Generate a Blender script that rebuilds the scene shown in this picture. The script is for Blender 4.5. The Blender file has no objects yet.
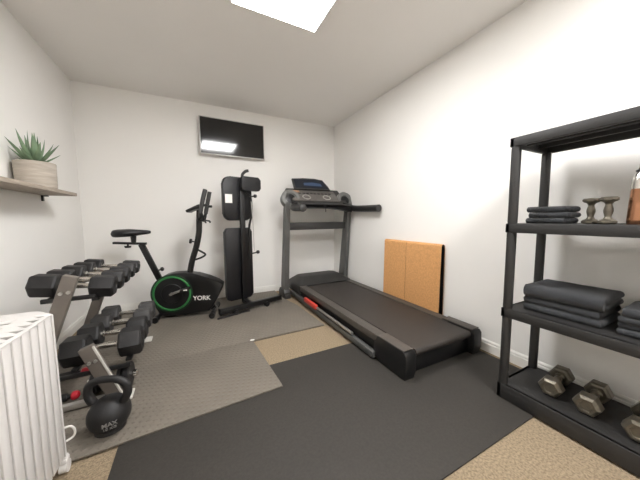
import bpy, bmesh, math, random
from mathutils import Vector, Matrix, noise

random.seed(7)
S = bpy.context.scene
COL = S.collection
PI = math.pi
R = math.radians

# ---------------------------------------------------------------- camera
cam_d = bpy.data.cameras.new('camera')
cam = bpy.data.objects.new('camera', cam_d)
COL.objects.link(cam)
cam_d.sensor_fit = 'HORIZONTAL'
cam_d.sensor_width = 36.0
cam_d.lens = 252.59 * 36.0 / 640.0
cam_d.clip_start = 0.02
pitch, yaw, roll = R(4.860), R(26.617), R(-0.437)
fw = Vector((math.sin(yaw) * math.cos(pitch), math.cos(yaw) * math.cos(pitch), -math.sin(pitch)))
rt = Vector((math.cos(yaw), -math.sin(yaw), 0))
up = rt.cross(fw)
rt2 = rt * math.cos(roll) + up * math.sin(roll)
up2 = rt2.cross(fw)
m = Matrix((rt2, up2, -fw)).transposed().to_4x4()
m.translation = Vector((0, 0, 1.02))
cam.matrix_world = m
S.camera = cam

# ---------------------------------------------------------------- world, light, exposure
LAMP = 41.0
LAMP_FILL = 58.0
w = bpy.data.worlds.new('world')
S.world = w
w.use_nodes = True
w.node_tree.nodes['Background'].inputs[0].default_value = (1.0, 0.97, 0.93, 1)
w.node_tree.nodes['Background'].inputs[1].default_value = 0.25
S.view_settings.view_transform = 'Standard'
S.view_settings.look = 'None'
S.view_settings.gamma = 1.0
S.view_settings.use_curve_mapping = False
S.view_settings.exposure = 0.07

# ---------------------------------------------------------------- materials
def s2l(c):
    return tuple(((x / 255) / 12.92 if x / 255 <= 0.04045 else ((x / 255 + 0.055) / 1.055) ** 2.4) for x in c) + (1,)

def mat(name, rgb, rough=0.6, metal=0.0, var=0.0, vscale=8.0, bump=0.0, bscale=60.0, spec=0.5, sheen=0.0, coat=0.0, stretch=None, rvar=0.0):
    """procedural principled material: noise-driven colour variation and bump"""
    M = bpy.data.materials.new(name)
    M.use_nodes = True
    nt = M.node_tree
    b = nt.nodes['Principled BSDF']
    col = s2l(rgb)
    b.inputs['Base Color'].default_value = col
    b.inputs['Roughness'].default_value = rough
    b.inputs['Metallic'].default_value = metal
    b.inputs['Specular IOR Level'].default_value = spec
    b.inputs['Sheen Weight'].default_value = sheen
    b.inputs['Coat Weight'].default_value = coat
    tc = nt.nodes.new('ShaderNodeTexCoord')
    src = tc.outputs['Object']
    if stretch:
        mp = nt.nodes.new('ShaderNodeMapping')
        mp.inputs['Scale'].default_value = stretch
        nt.links.new(src, mp.inputs[0])
        src = mp.outputs[0]
    if var > 0:
        n = nt.nodes.new('ShaderNodeTexNoise')
        n.inputs['Scale'].default_value = vscale
        n.inputs['Detail'].default_value = 6
        nt.links.new(src, n.inputs['Vector'])
        cr = nt.nodes.new('ShaderNodeValToRGB')
        cr.color_ramp.elements[0].position = 0.3
        cr.color_ramp.elements[1].position = 0.7
        cr.color_ramp.elements[0].color = tuple(max(0, c * (1 - var)) for c in col[:3]) + (1,)
        cr.color_ramp.elements[1].color = tuple(min(1, c * (1 + var)) for c in col[:3]) + (1,)
        nt.links.new(n.outputs['Fac'], cr.inputs[0])
        nt.links.new(cr.outputs[0], b.inputs['Base Color'])
    if bump > 0:
        n2 = nt.nodes.new('ShaderNodeTexNoise')
        n2.inputs['Scale'].default_value = bscale
        n2.inputs['Detail'].default_value = 4
        nt.links.new(src, n2.inputs['Vector'])
        bp = nt.nodes.new('ShaderNodeBump')
        bp.inputs['Strength'].default_value = bump
        bp.inputs['Distance'].default_value = 0.01
        nt.links.new(n2.outputs['Fac'], bp.inputs['Height'])
        nt.links.new(bp.outputs[0], b.inputs['Normal'])
    return M

def emit_mat(name, rgb, strength):
    M = bpy.data.materials.new(name)
    M.use_nodes = True
    b = M.node_tree.nodes['Principled BSDF']
    b.inputs['Base Color'].default_value = (0.9, 0.9, 0.9, 1) if strength > 2 else (0.01, 0.015, 0.03, 1)
    b.inputs['Emission Color'].default_value = s2l(rgb)
    b.inputs['Emission Strength'].default_value = strength
    return M

def plate_mat(name, rgb, rough):
    """rubber floor tile with a raised lozenge tread"""
    M = mat(name, rgb, rough, var=0.10, vscale=3.0)
    nt = M.node_tree
    b = nt.nodes['Principled BSDF']
    tc = nt.nodes.new('ShaderNodeTexCoord')
    sep = nt.nodes.new('ShaderNodeSeparateXYZ')
    nt.links.new(tc.outputs['Object'], sep.inputs[0])
    def mth(op, a, bb=None):
        n = nt.nodes.new('ShaderNodeMath')
        n.operation = op
        for i, v_ in enumerate((a, bb)):
            if v_ is None: continue
            if isinstance(v_, (int, float)): n.inputs[i].default_value = v_
            else: nt.links.new(v_, n.inputs[i])
        return n.outputs[0]
    k = 2 * PI / 0.052
    a = mth('SINE', mth('MULTIPLY', mth('ADD', sep.outputs[0], mth('MULTIPLY', sep.outputs[1], 0.5)), k))
    c = mth('SINE', mth('MULTIPLY', mth('SUBTRACT', sep.outputs[1], mth('MULTIPLY', sep.outputs[0], 0.5)), k))
    h = mth('MULTIPLY', mth('MAXIMUM', mth('SUBTRACT', mth('MULTIPLY', a, c), 0.15), 0.0), 1.2)
    bp = nt.nodes.new('ShaderNodeBump')
    bp.inputs['Strength'].default_value = 0.85
    bp.inputs['Distance'].default_value = 0.004
    nt.links.new(h, bp.inputs['Height'])
    nt.links.new(bp.outputs[0], b.inputs['Normal'])
    return M

M_WALL = mat('wall_paint', (243, 241, 237), 0.85, var=0.012, vscale=2.0, bump=0.06, bscale=140, spec=0.2)
M_CEIL = mat('ceiling_paint', (240, 237, 233), 0.9, var=0.01, vscale=2, bump=0.05, bscale=120, spec=0.1)
M_TRIM = mat('skirting_gloss', (238, 236, 230), 0.45)
M_CARPET = mat('carpet_pile', (156, 139, 115), 0.95, var=0.32, vscale=110, bump=0.9, bscale=260, spec=0.1)
M_GREY = plate_mat('grey_tread_rubber', (112, 105, 95), 0.62)
M_GREY2 = plate_mat('grey_tread_rubber_far', (112, 105, 95), 0.62)
M_BLKMAT = mat('black_floor_rubber', (53, 50, 46), 0.7, var=0.12, vscale=90, bump=0.15, bscale=200, spec=0.35)
M_BLK = mat('black_plastic', (18, 18, 19), 0.42, var=0.1, vscale=20)
M_BLK_S = mat('black_satin_paint', (14, 14, 15), 0.35)
M_VINYL = mat('black_vinyl', (17, 17, 20), 0.42, bump=0.12, bscale=180)
M_RUBBER = mat('black_rubber', (25, 24, 25), 0.55, var=0.12, vscale=25, bump=0.08, bscale=120)
M_RUBBER2 = mat('dark_grey_rubber', (56, 55, 55), 0.6, var=0.12, vscale=25, bump=0.08, bscale=120)
M_CHROME = mat('brushed_chrome', (214, 211, 205), 0.24, metal=1.0, bump=0.05, bscale=150)
M_STEEL = mat('dull_steel', (196, 194, 190), 0.38, metal=0.9)
M_RACK = mat('taupe_powder_coat', (104, 97, 90), 0.45, var=0.05, vscale=12)
M_RACKL = mat('pale_edge_paint', (196, 193, 186), 0.5)
M_TMGREY = mat('charcoal_metallic_paint', (90, 90, 88), 0.45, metal=0.25, var=0.04, vscale=10)
M_POD = mat('mid_grey_plastic', (112, 112, 109), 0.5, var=0.05, vscale=12)
M_TMDARK = mat('dark_grey_plastic', (47, 46, 45), 0.5, var=0.06, vscale=15)
M_TMRAIL = mat('grey_foot_rail', (74, 69, 64), 0.5, var=0.08, vscale=30, bump=0.15, bscale=160)
M_BELT = mat('treadmill_belt', (50, 45, 41), 0.6, var=0.07, vscale=40, bump=0.12, bscale=320)
M_RED = mat('red_plastic', (205, 70, 58), 0.45)
M_REDK = mat('dark_red_plastic', (178, 30, 44), 0.35)
M_GREEN = mat('green_trim', (44, 118, 60), 0.45)
M_GREEND = mat('dark_green_trim', (20, 48, 28), 0.5)
M_WHITE = mat('white_print', (232, 230, 226), 0.6)
M_PRINT = mat('grey_print', (128, 126, 123), 0.6)
M_RAD = mat('white_enamel', (216, 213, 210), 0.35, var=0.01, vscale=5)
M_CABLE = mat('white_cable', (225, 222, 216), 0.5)
M_SHELF = mat('black_shelf_plastic', (40, 39, 38), 0.55, var=0.08, vscale=30, bump=0.1, bscale=140)
M_TOWEL = mat('charcoal_terry', (58, 60, 64), 0.95, var=0.22, vscale=60, bump=1.0, bscale=420, spec=0.1, sheen=0.25)
M_BRONZE = mat('aged_pewter', (116, 110, 98), 0.36, metal=0.7, var=0.25, vscale=22, bump=0.1, bscale=60)
M_COPPER = mat('copper_finish', (176, 128, 98), 0.24, metal=1.0, var=0.12, vscale=6, stretch=(1, 1, 0.3))
M_CORK = mat('cork_sheet', (206, 153, 98), 0.8, var=0.12, vscale=70, bump=0.15, bscale=150)
M_CONC = mat('board_formed_concrete', (176, 167, 155), 0.85, var=0.16, vscale=9, bump=0.35, bscale=14, stretch=(1, 1, 7))
M_WOOD = mat('weathered_grey_wood', (164, 152, 138), 0.7, var=0.2, vscale=10, bump=0.15, bscale=30, stretch=(8, 1, 8))
M_SOIL = mat('dark_soil', (60, 48, 38), 0.95, var=0.3, vscale=60, bump=0.8, bscale=90)
M_LEAF = mat('aloe_skin', (118, 142, 112), 0.5, var=0.22, vscale=14)
M_SCREEN = mat('tv_glass', (10, 10, 11), 0.10, coat=0.4)
M_SILVER = mat('silver_bezel', (196, 194, 190), 0.35, metal=0.3)
M_DISP = mat('console_glass', (38, 42, 50), 0.15)
M_LCD = emit_mat('blue_lcd', (66, 98, 138), 0.4)
M_CONSOLE = mat('console_panel', (96, 92, 88), 0.4, var=0.15, vscale=40)
M_LAMP = emit_mat('lamp_diffuser', (252, 251, 251), LAMP)
M_LAMP_FILL = emit_mat('fill_panel_diffuser', (252, 251, 251), LAMP_FILL)  # glow of the added fill panel, stronger than the visible lamp

# ---------------------------------------------------------------- mesh helpers
def V(*a): return Vector(a)

def box(bm, c, size, rot=None, bevel=0.0, seg=2):
    r = bmesh.ops.create_cube(bm, size=1.0)
    vs = r['verts']
    for v in vs:
        v.co = Vector((v.co.x * size[0], v.co.y * size[1], v.co.z * size[2]))
    if bevel > 0:
        es = list({e for v in vs for e in v.link_edges})
        rr = bmesh.ops.bevel(bm, geom=es, offset=min(bevel, min(size) * 0.49), segments=seg, profile=0.5, affect='EDGES')
        vs = list({v for f in rr['faces'] for v in f.verts} | {v for v in vs if v.is_valid})
    M = Matrix.Translation(Vector(c)) @ (rot.to_4x4() if rot is not None else Matrix.Identity(4))
    for v in vs: v.co = M @ v.co
    return vs

def bar(bm, p0, p1, wx, wy, side=(0, 1, 0), bevel=0.004):
    """rectangular bar from p0 to p1; wy is measured along side"""
    p0, p1 = Vector(p0), Vector(p1)
    z = (p1 - p0)
    L = z.length
    z.normalize()
    y = Vector(side)
    y = (y - z * y.dot(z)).normalized()
    x = y.cross(z)
    rot = Matrix((x, y, z)).transposed()
    return box(bm, (p0 + p1) / 2, (wx, wy, L), rot, bevel)

def frame_of(d):
    d = d.normalized()
    a = Vector((0, 0, 1)) if abs(d.z) < 0.9 else Vector((1, 0, 0))
    x = a.cross(d).normalized()
    return x, d.cross(x)

def tube(bm, pts, r, n=12, closed=False, caps=True):
    pts = [Vector(p) for p in pts]
    rs = r if isinstance(r, (list, tuple)) else [r] * len(pts)
    rings = []
    px = None
    N = len(pts)
    for i, p in enumerate(pts):
        if closed: d = pts[(i + 1) % N] - pts[(i - 1) % N]
        else: d = pts[min(i + 1, N - 1)] - pts[max(i - 1, 0)]
        d.normalize()
        if px is None: x, y = frame_of(d)
        else:
            x = (px - d * px.dot(d)).normalized()
            y = d.cross(x)
        px = x
        rings.append([bm.verts.new(p + (x * math.cos(2 * PI * k / n) + y * math.sin(2 * PI * k / n)) * rs[i]) for k in range(n)])
    for i in range(N if closed else N - 1):
        a, b = rings[i], rings[(i + 1) % N]
        for k in range(n):
            bm.faces.new((a[k], a[(k + 1) % n], b[(k + 1) % n], b[k]))
    if caps and not closed:
        bm.faces.new(list(reversed(rings[0])))
        bm.faces.new(rings[-1])
    return [v for rg in rings for v in rg]

def curve(pts, n=6):
    """Catmull-Rom through pts"""
    P = [Vector(p) for p in pts]
    P = [P[0] * 2 - P[1]] + P + [P[-1] * 2 - P[-2]]
    out = []
    for i in range(1, len(P) - 2):
        for k in range(n):
            t = k / n
            out.append(0.5 * ((2 * P[i]) + (P[i + 1] - P[i - 1]) * t + (2 * P[i - 1] - 5 * P[i] + 4 * P[i + 1] - P[i + 2]) * t * t + (3 * P[i] - P[i - 1] - 3 * P[i + 1] + P[i + 2]) * t ** 3))
    out.append(P[-2])
    return out

def cyl(bm, p0, p1, r0, r1=None, n=20):
    return tube(bm, [p0, p1], [r0, r0 if r1 is None else r1], n)

def lathe(bm, prof, n=28, M=None, phase=0.0):
    """prof: list of (radius, height) about local z; M places it"""
    M = M or Matrix.Identity(4)
    rings = []
    for (r, z) in prof:
        if r < 1e-5: rings.append([bm.verts.new(M @ Vector((0, 0, z)))])
        else: rings.append([bm.verts.new(M @ Vector((r * math.cos(phase + 2 * PI * k / n), r * math.sin(phase + 2 * PI * k / n), z))) for k in range(n)])
    for a, b in zip(rings, rings[1:]):
        for k in range(n):
            q = []
            for x in ((a[0] if len(a) == 1 else a[k]), (a[0] if len(a) == 1 else a[(k + 1) % n]), (b[0] if len(b) == 1 else b[(k + 1) % n]), (b[0] if len(b) == 1 else b[k])):
                if x not in q: q.append(x)
            if len(q) > 2: bm.faces.new(q)
    if len(rings[0]) > 1: bm.faces.new(list(reversed(rings[0])))
    if len(rings[-1]) > 1: bm.faces.new(rings[-1])

def axis_m(c, d):
    x, y = frame_of(Vector(d))
    M = Matrix((x, y, Vector(d).normalized())).transposed().to_4x4()
    M.translation = Vector(c)
    return M

def prism(bm, poly, t0, t1, M=None, bevel=0.0, seg=2):
    """polygon in local xy extruded from z=t0 to z=t1, then placed by M"""
    M = M or Matrix.Identity(4)
    a = [bm.verts.new((p[0], p[1], t0)) for p in poly]
    b = [bm.verts.new((p[0], p[1], t1)) for p in poly]
    n = len(poly)
    fs = [bm.faces.new(list(reversed(a))), bm.faces.new(b)]
    for k in range(n):
        bm.faces.new((a[k], a[(k + 1) % n], b[(k + 1) % n], b[k]))
    vs = a + b
    if bevel > 0:
        es = [e for f in fs for e in f.edges]
        rr = bmesh.ops.bevel(bm, geom=es, offset=bevel, segments=seg, profile=0.5, affect='EDGES')
        vs = list({v for f in rr['faces'] for v in f.verts} | {v for v in vs if v.is_valid})
        vs = list(set(vs) | {v for f in bm.faces for v in f.verts if any(x in f.verts for x in vs)} ) if False else vs
    for v in vs: v.co = M @ v.co
    return vs

XZ = Matrix(((1, 0, 0, 0), (0, 0, -1, 0), (0, 1, 0, 0), (0, 0, 0, 1)))     # local (x,y) -> world (x,z); local z -> -y
YZ = Matrix(((0, 0, 1, 0), (1, 0, 0, 0), (0, 1, 0, 0), (0, 0, 0, 1)))      # local (x,y) -> world (y,z); local z -> x

def rrect(w, h, r, cx=0.0, cy=0.0, n=5):
    out = []
    for (sx, sy, a0) in ((1, 1, 0), (-1, 1, 90), (-1, -1, 180), (1, -1, 270)):
        for k in range(n + 1):
            a = R(a0 + 90 * k / n)
            out.append((cx + sx * (w / 2 - r) + r * math.cos(a), cy + sy * (h / 2 - r) + r * math.sin(a)))
    return out

def chain(o):
    M = Matrix.Identity(4)
    while o is not None:
        M = Matrix.Translation(o.location) @ o.rotation_euler.to_matrix().to_4x4() @ M
        o = o.parent
    return M

def obj(name, bm, m, parent=None, smooth=35, world=False):
    """link a bmesh as one mesh object; world=True: coordinates are world ones and are moved into the parent's frame"""
    if world and parent is not None:
        bm.transform(chain(parent).inverted())
    bmesh.ops.recalc_face_normals(bm, faces=bm.faces[:])
    me = bpy.data.meshes.new(name)
    bm.to_mesh(me)
    bm.free()
    if smooth:
        me.polygons.foreach_set('use_smooth', [True] * len(me.polygons))
        me.set_sharp_from_angle(angle=R(smooth))
    me.materials.append(m)
    o = bpy.data.objects.new(name, me)
    COL.objects.link(o)
    if parent is not None: o.parent = parent
    return o

def tag(o, label, cat, group=None):
    o['label'] = label
    o['category'] = cat
    if group: o['group'] = group
    return o

def thing(name, label, cat, loc=(0, 0, 0), rz=0.0, group=None):
    o = bpy.data.objects.new(name, None)
    o.empty_display_size = 0.05
    COL.objects.link(o)
    o.location = Vector(loc)
    o.rotation_euler = (0, 0, rz)
    return tag(o, label, cat, group)

def struct(name, bm, m, parent=None):
    o = obj(name, bm, m, parent, smooth=0)
    o['kind'] = 'structure'
    return o

def dup(root, loc, rz, label, scale=None):
    def cp(o, par):
        c = o.copy()
        COL.objects.link(c)
        c.parent = par
        for ch in list(o.children): cp(ch, c)
        return c
    kids = list(root.children)
    r = root.copy()
    COL.objects.link(r)
    for ch in kids: cp(ch, r)
    r.location = Vector(loc)
    r.rotation_euler = (0, 0, rz)
    r['label'] = label
    if scale: r.scale = scale
    return r

def lettering(name, txt, size, M, m, parent, depth=0.001, world=False):
    cu = bpy.data.curves.new(name, 'FONT')
    cu.body = txt
    cu.size = size
    cu.extrude = depth
    cu.offset = size * 0.02
    cu.align_x = 'CENTER'
    cu.align_y = 'CENTER'
    tmp = bpy.data.objects.new(name + '_tmp', cu)
    COL.objects.link(tmp)
    dg = bpy.context.evaluated_depsgraph_get()
    me = bpy.data.meshes.new_from_object(tmp.evaluated_get(dg))
    bpy.data.objects.remove(tmp)
    bpy.data.curves.remove(cu)
    me.name = name
    me.transform(M)
    if world:
        me.transform(chain(parent).inverted())
    me.materials.clear()
    me.materials.append(m)
    o = bpy.data.objects.new(name, me)
    COL.objects.link(o)
    o.parent = parent
    return o

NB = bmesh.new

# ================================================================ the room
XL, XR, YB, YF, ZC = -1.019, 1.969, 3.430, -1.55, 2.396

def slab(name, c, s, m):
    b = NB(); box(b, c, s); return struct(name, b, m)

cx, cy = (XL + XR) / 2, (YB + YF) / 2
lx, ly = XR - XL, YB - YF
slab('floor', (cx, cy, -0.05), (lx + 0.4, ly + 0.4, 0.1), M_CARPET)
slab('ceiling', (cx, cy, ZC + 0.05), (lx + 0.4, ly + 0.4, 0.1), M_CEIL)
slab('wall_left', (XL - 0.05, cy, ZC / 2), (0.1, ly, ZC), M_WALL)
slab('wall_right', (XR + 0.05, cy, ZC / 2), (0.1, ly, ZC), M_WALL)
slab('wall_back', (cx, YB + 0.05, ZC / 2), (lx + 0.2, 0.1, ZC), M_WALL)
slab('wall_front', (cx, YF - 0.05, ZC / 2), (lx + 0.2, 0.1, ZC), M_WALL)

def skirting(name, p0, p1, inward):
    """skirting board with a stepped moulding"""
    b = NB()
    p0, p1, n = Vector(p0), Vector(p1), Vector(inward)
    d = (p1 - p0)
    prof = [(0, 0), (0.014, 0), (0.014, 0.062), (0.010, 0.066), (0.010, 0.078), (0.004, 0.088), (0, 0.088)]
    M = Matrix((n, Vector((0, 0, 1)), d.normalized())).transposed().to_4x4()
    M.translation = p0
    prism(b, prof, 0, d.length, M)
    return struct(name, b, M_TRIM)

skirting('baseboard_right', (XR, YF, 0), (XR, YB, 0), (-1, 0, 0))
skirting('baseboard_back', (XL, YB, 0), (XR, YB, 0), (0, -1, 0))
skirting('baseboard_left', (XL, YF, 0), (XL, YB, 0), (1, 0, 0))

# ceiling light, plus an unseen panel added for fill
def ceiling_light(x, y, label, m=M_LAMP):
    t = thing('ceiling_light', label, 'ceiling light', (x, y, ZC), 0)
    b = NB()
    for (c, s) in (((0, 0.294, -0.006), (0.6, 0.012, 0.012)), ((0, -0.294, -0.006), (0.6, 0.012, 0.012)), ((0.294, 0, -0.006), (0.012, 0.576, 0.012)), ((-0.294, 0, -0.006), (0.012, 0.576, 0.012))):
        box(b, c, s, bevel=0.002)
    obj('frame', b, M_TRIM, t)
    b = NB(); box(b, (0, 0, -0.004), (0.576, 0.576, 0.006))
    obj('diffuser', b, m, t)
    return t
ceiling_light(0.572, 1.492, 'square white LED panel light glowing in the ceiling')
ceiling_light(1.15, -0.35, 'added fill light panel in the ceiling, unseen, beyond the shelving unit', M_LAMP_FILL)  # added fill lamp out of view, brightens walls and ceiling

# ================================================================ floor mats
b = NB(); box(b, (0.785, 1.127, 0.004), (2.26, 1.065, 0.008), bevel=0.002)
tag(obj('rubber_mat', b, M_BLKMAT), 'large smooth black rubber mat lying before the treadmill', 'floor mat', 'rubber floor mats')

b = NB()
prism(b, [(-0.93, 1.345), (-0.49, 1.345), (0.442, 1.397), (0.402, 2.062), (-0.93, 2.062)], 0.0085, 0.0165, bevel=0.0015)
tag(obj('tread_mat', b, M_GREY), 'grey diamond tread mat under the dumbbell rack and kettlebell', 'floor mat', 'rubber floor mats')
b = NB()
prism(b, [(-0.95, 2.0625), (0.402, 2.0625), (1.075, 2.068), (1.045, 2.70), (0.985, 2.985), (0.985, 3.405), (-0.95, 3.405)], 0.0, 0.0165, bevel=0.002)
tag(obj('tread_mat', b, M_GREY2), 'grey tread mat along the back wall under the exercise bike and bench', 'floor mat', 'rubber floor mats')

b = NB()
prism(b, [(0.378, 2.058), (0.410, 2.052), (0.418, 2.072), (0.388, 2.082)], 0.0166, 0.0176)
tag(obj('paper_scrap', b, M_WHITE), 'tiny white scrap of paper where the two grey mats meet', 'paper')

# ================================================================ television
t = thing('television', 'black flat screen television in a silver frame on the back wall', 'television', (0.495, YB - 0.009, 1.795), R(1.2))
W, H = 0.768, 0.435
b = NB(); box(b, (0, -0.030, H / 2), (W - 0.03, 0.034, H - 0.03), bevel=0.01); obj('back_shell', b, M_BLK, t)
b = NB(); box(b, (0, -0.006, H / 2), (0.22, 0.012, 0.16)); obj('wall_bracket', b, M_BLK, t)
b = NB()
for (c, s) in (((0, -0.052, 0.006), (W, 0.016, 0.012)), ((0, -0.052, H - 0.004), (W, 0.016, 0.008)), ((-W / 2 + 0.005, -0.052, H / 2), (0.010, 0.016, H)), ((W / 2 - 0.004, -0.052, H / 2), (0.008, 0.016, H))):
    box(b, c, s, bevel=0.002)
obj('bezel', b, M_SILVER, t)
b = NB(); box(b, (0, -0.051, H / 2 + 0.002), (W - 0.016, 0.012, H - 0.016)); obj('screen', b, M_SCREEN, t)

# ================================================================ wall shelf, planter
ZS = 1.212
t = thing('wall_shelf', 'thin weathered wood shelf on the left wall under the potted aloe', 'shelf', (XL, 2.1, ZS), 0)
b = NB(); box(b, (0.1, 0.02, 0.012), (0.2, 1.16, 0.024), bevel=0.002); obj('board', b, M_WOOD, t)
for yy in (0.58, -0.45):
    b = NB()
    box(b, (0.006, yy, -0.022), (0.012, 0.02, 0.044), bevel=0.002)
    box(b, (0.02, yy, -0.005), (0.04, 0.02, 0.008), bevel=0.002)
    obj('bracket', b, M_BLK_S, t)

PX, PY = -0.912, 2.360
t = thing('potted_aloe', 'spiky green aloe in a round grey concrete pot on the wall shelf', 'potted plant', (PX, PY, ZS + 0.0245), 0)
b = NB()
lathe(b, [(0, 0), (0.092, 0), (0.096, 0.004), (0.099, 0.160), (0.097, 0.164), (0.089, 0.164), (0.087, 0.160), (0.085, 0.135), (0, 0.135)], 40)
obj('pot', b, M_CONC, t)
b = NB(); lathe(b, [(0.086, 0.130), (0.084, 0.150), (0.05, 0.156), (0, 0.158)], 24); obj('soil', b, M_SOIL, t)
def aloe_leaf(az, tilt, L, wid, curl):
    b = NB()
    n = 9
    rows = []
    for i in range(n + 1):
        f = i / n
        a = tilt + curl * f
        # integrate along the leaf
        if i == 0: p = Vector((0.012, 0, 0))
        else: p = p + Vector((math.sin(a), 0, math.cos(a))) * (L / n)
        ww = wid * (0.75 + 0.55 * f) if f < 0.25 else wid * (0.8875 + 0.0 * f) * (1 - ((f - 0.25) / 0.75) ** 1.6)
        ww = max(ww, 0.0006)
        th = ww * 0.42
        nx = Vector((math.cos(a), 0, -math.sin(a)))
        sec = [(-1, 0.55), (-0.55, 0.05), (0, -0.12), (0.55, 0.05), (1, 0.55), (0.6, -0.75), (0, -1.05), (-0.6, -0.75)]
        rows.append([b.verts.new(p + Vector((0, 1, 0)) * (s_[0] * ww) - nx * (s_[1] * th)) for s_ in sec])
    for a_, b_ in zip(rows, rows[1:]):
        for k in range(8): b.faces.new((a_[k], a_[(k + 1) % 8], b_[(k + 1) % 8], b_[k]))
    b.faces.new(list(reversed(rows[0]))); b.faces.new(rows[-1])
    b.transform(Matrix.Translation((0, 0, 0.150)) @ Matrix.Rotation(az, 4, 'Z'))
    return b
rl = random.Random(3)
for ring, (cnt, tilt, L, wid) in enumerate(((7, 60, 0.118, 0.0135), (7, 44, 0.150, 0.0155), (5, 26, 0.165, 0.0160), (3, 9, 0.168, 0.0150))):
    for k in range(cnt):
        az = 2 * PI * (k + 0.45 * ring) / cnt + rl.uniform(-0.2, 0.2) + 0.35
        LL = L * 1.2 * rl.uniform(0.86, 1.1)
        # leaves leaning to the wall stay short of it
        if math.cos(az) < -0.55 and tilt > 30: LL *= 0.72
        obj('leaf', aloe_leaf(az, R(tilt + rl.uniform(-6, 6)), LL, wid * 1.15 * rl.uniform(0.9, 1.15), R(rl.uniform(-16, -4))), M_LEAF, t, smooth=50)

# ================================================================ radiator
t = thing('oil_radiator', 'white finned oil radiator standing by the dumbbell rack', 'radiator', (-0.62, 1.05, 0), 0)
RX0, RX1, RZ0, RZ1 = -0.745, -0.500, 0.075, 0.662
pit = 0.0475
y1 = 1.300
for k in range(11):
    yc = y1 - pit * (k + 0.5)
    hw = pit / 2 - 0.0045
    b = NB()
    box(b, (RX1 - 0.005, yc, (RZ0 + RZ1) / 2), (0.010, 2 * hw, RZ1 - RZ0 - 0.004), bevel=0.003)
    box(b, (RX0 + 0.005, yc, (RZ0 + RZ1) / 2), (0.010, 2 * hw, RZ1 - RZ0 - 0.004), bevel=0.003)
    box(b, ((RX0 + RX1) / 2, yc, (RZ0 + RZ1) / 2), (RX1 - RX0 - 0.008, 0.009, RZ1 - RZ0 - 0.02))
    # top plate: notched flaps leave the small triangles and the long slots
    pl = [(RX1, -hw), (RX1, hw), (RX1 - 0.012, hw), (RX1 - 0.018, hw - 0.024), (RX1 - 0.050, hw), (RX1 - 0.085, hw), (RX1 - 0.088, hw - 0.008), (RX0 + 0.03, hw - 0.008), (RX0 + 0.025, hw), (RX0, hw),
          (RX0, -hw), (RX0 + 0.025, -hw), (RX0 + 0.03, -hw + 0.002), (RX1 - 0.085, -hw + 0.002), (RX1 - 0.08, -hw)]
    prism(b, [(p[0], yc + p[1] * (pit / 2 - 0.0004) / hw) for p in pl], RZ1 - 0.006, RZ1)
    obj('fin', b, M_RAD, t, smooth=30, world=True)
b = NB()
pl = [(RX1 + 0.001, y1), (RX1 + 0.001, y1 + 0.012), (RX1 - 0.055, y1 + 0.072), (RX1 - 0.085, y1 + 0.085), (RX0 + 0.055, y1 + 0.085), (RX0, y1 + 0.03), (RX0, y1)]
prism(b, pl, RZ0 - 0.004, RZ1, bevel=0.006, seg=3)
obj('end_cap', b, M_RAD, t, smooth=40, world=True)
for yy in (1.315, 0.85):
    b = NB()
    box(b, (-0.622, yy, 0.052), (0.25, 0.035, 0.02), bevel=0.005)
    for xx in (-0.735, -0.510):
        box(b, (xx, yy, 0.045), (0.022, 0.03, 0.05), bevel=0.005)
        cyl(b, (xx - 0.012, yy, 0.024), (xx + 0.012, yy, 0.024), 0.0235, n=16)
    obj('foot', b, M_RAD, t, world=True)
b = NB()
lp = [(-0.53, 1.372, 0.150), (-0.508, 1.388, 0.140), (-0.498, 1.392, 0.115), (-0.504, 1.390, 0.090), (-0.53, 1.372, 0.085)]
tube(b, curve(lp, 8), 0.0045, 8)
obj('cord', b, M_CABLE, t, world=True)

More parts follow.
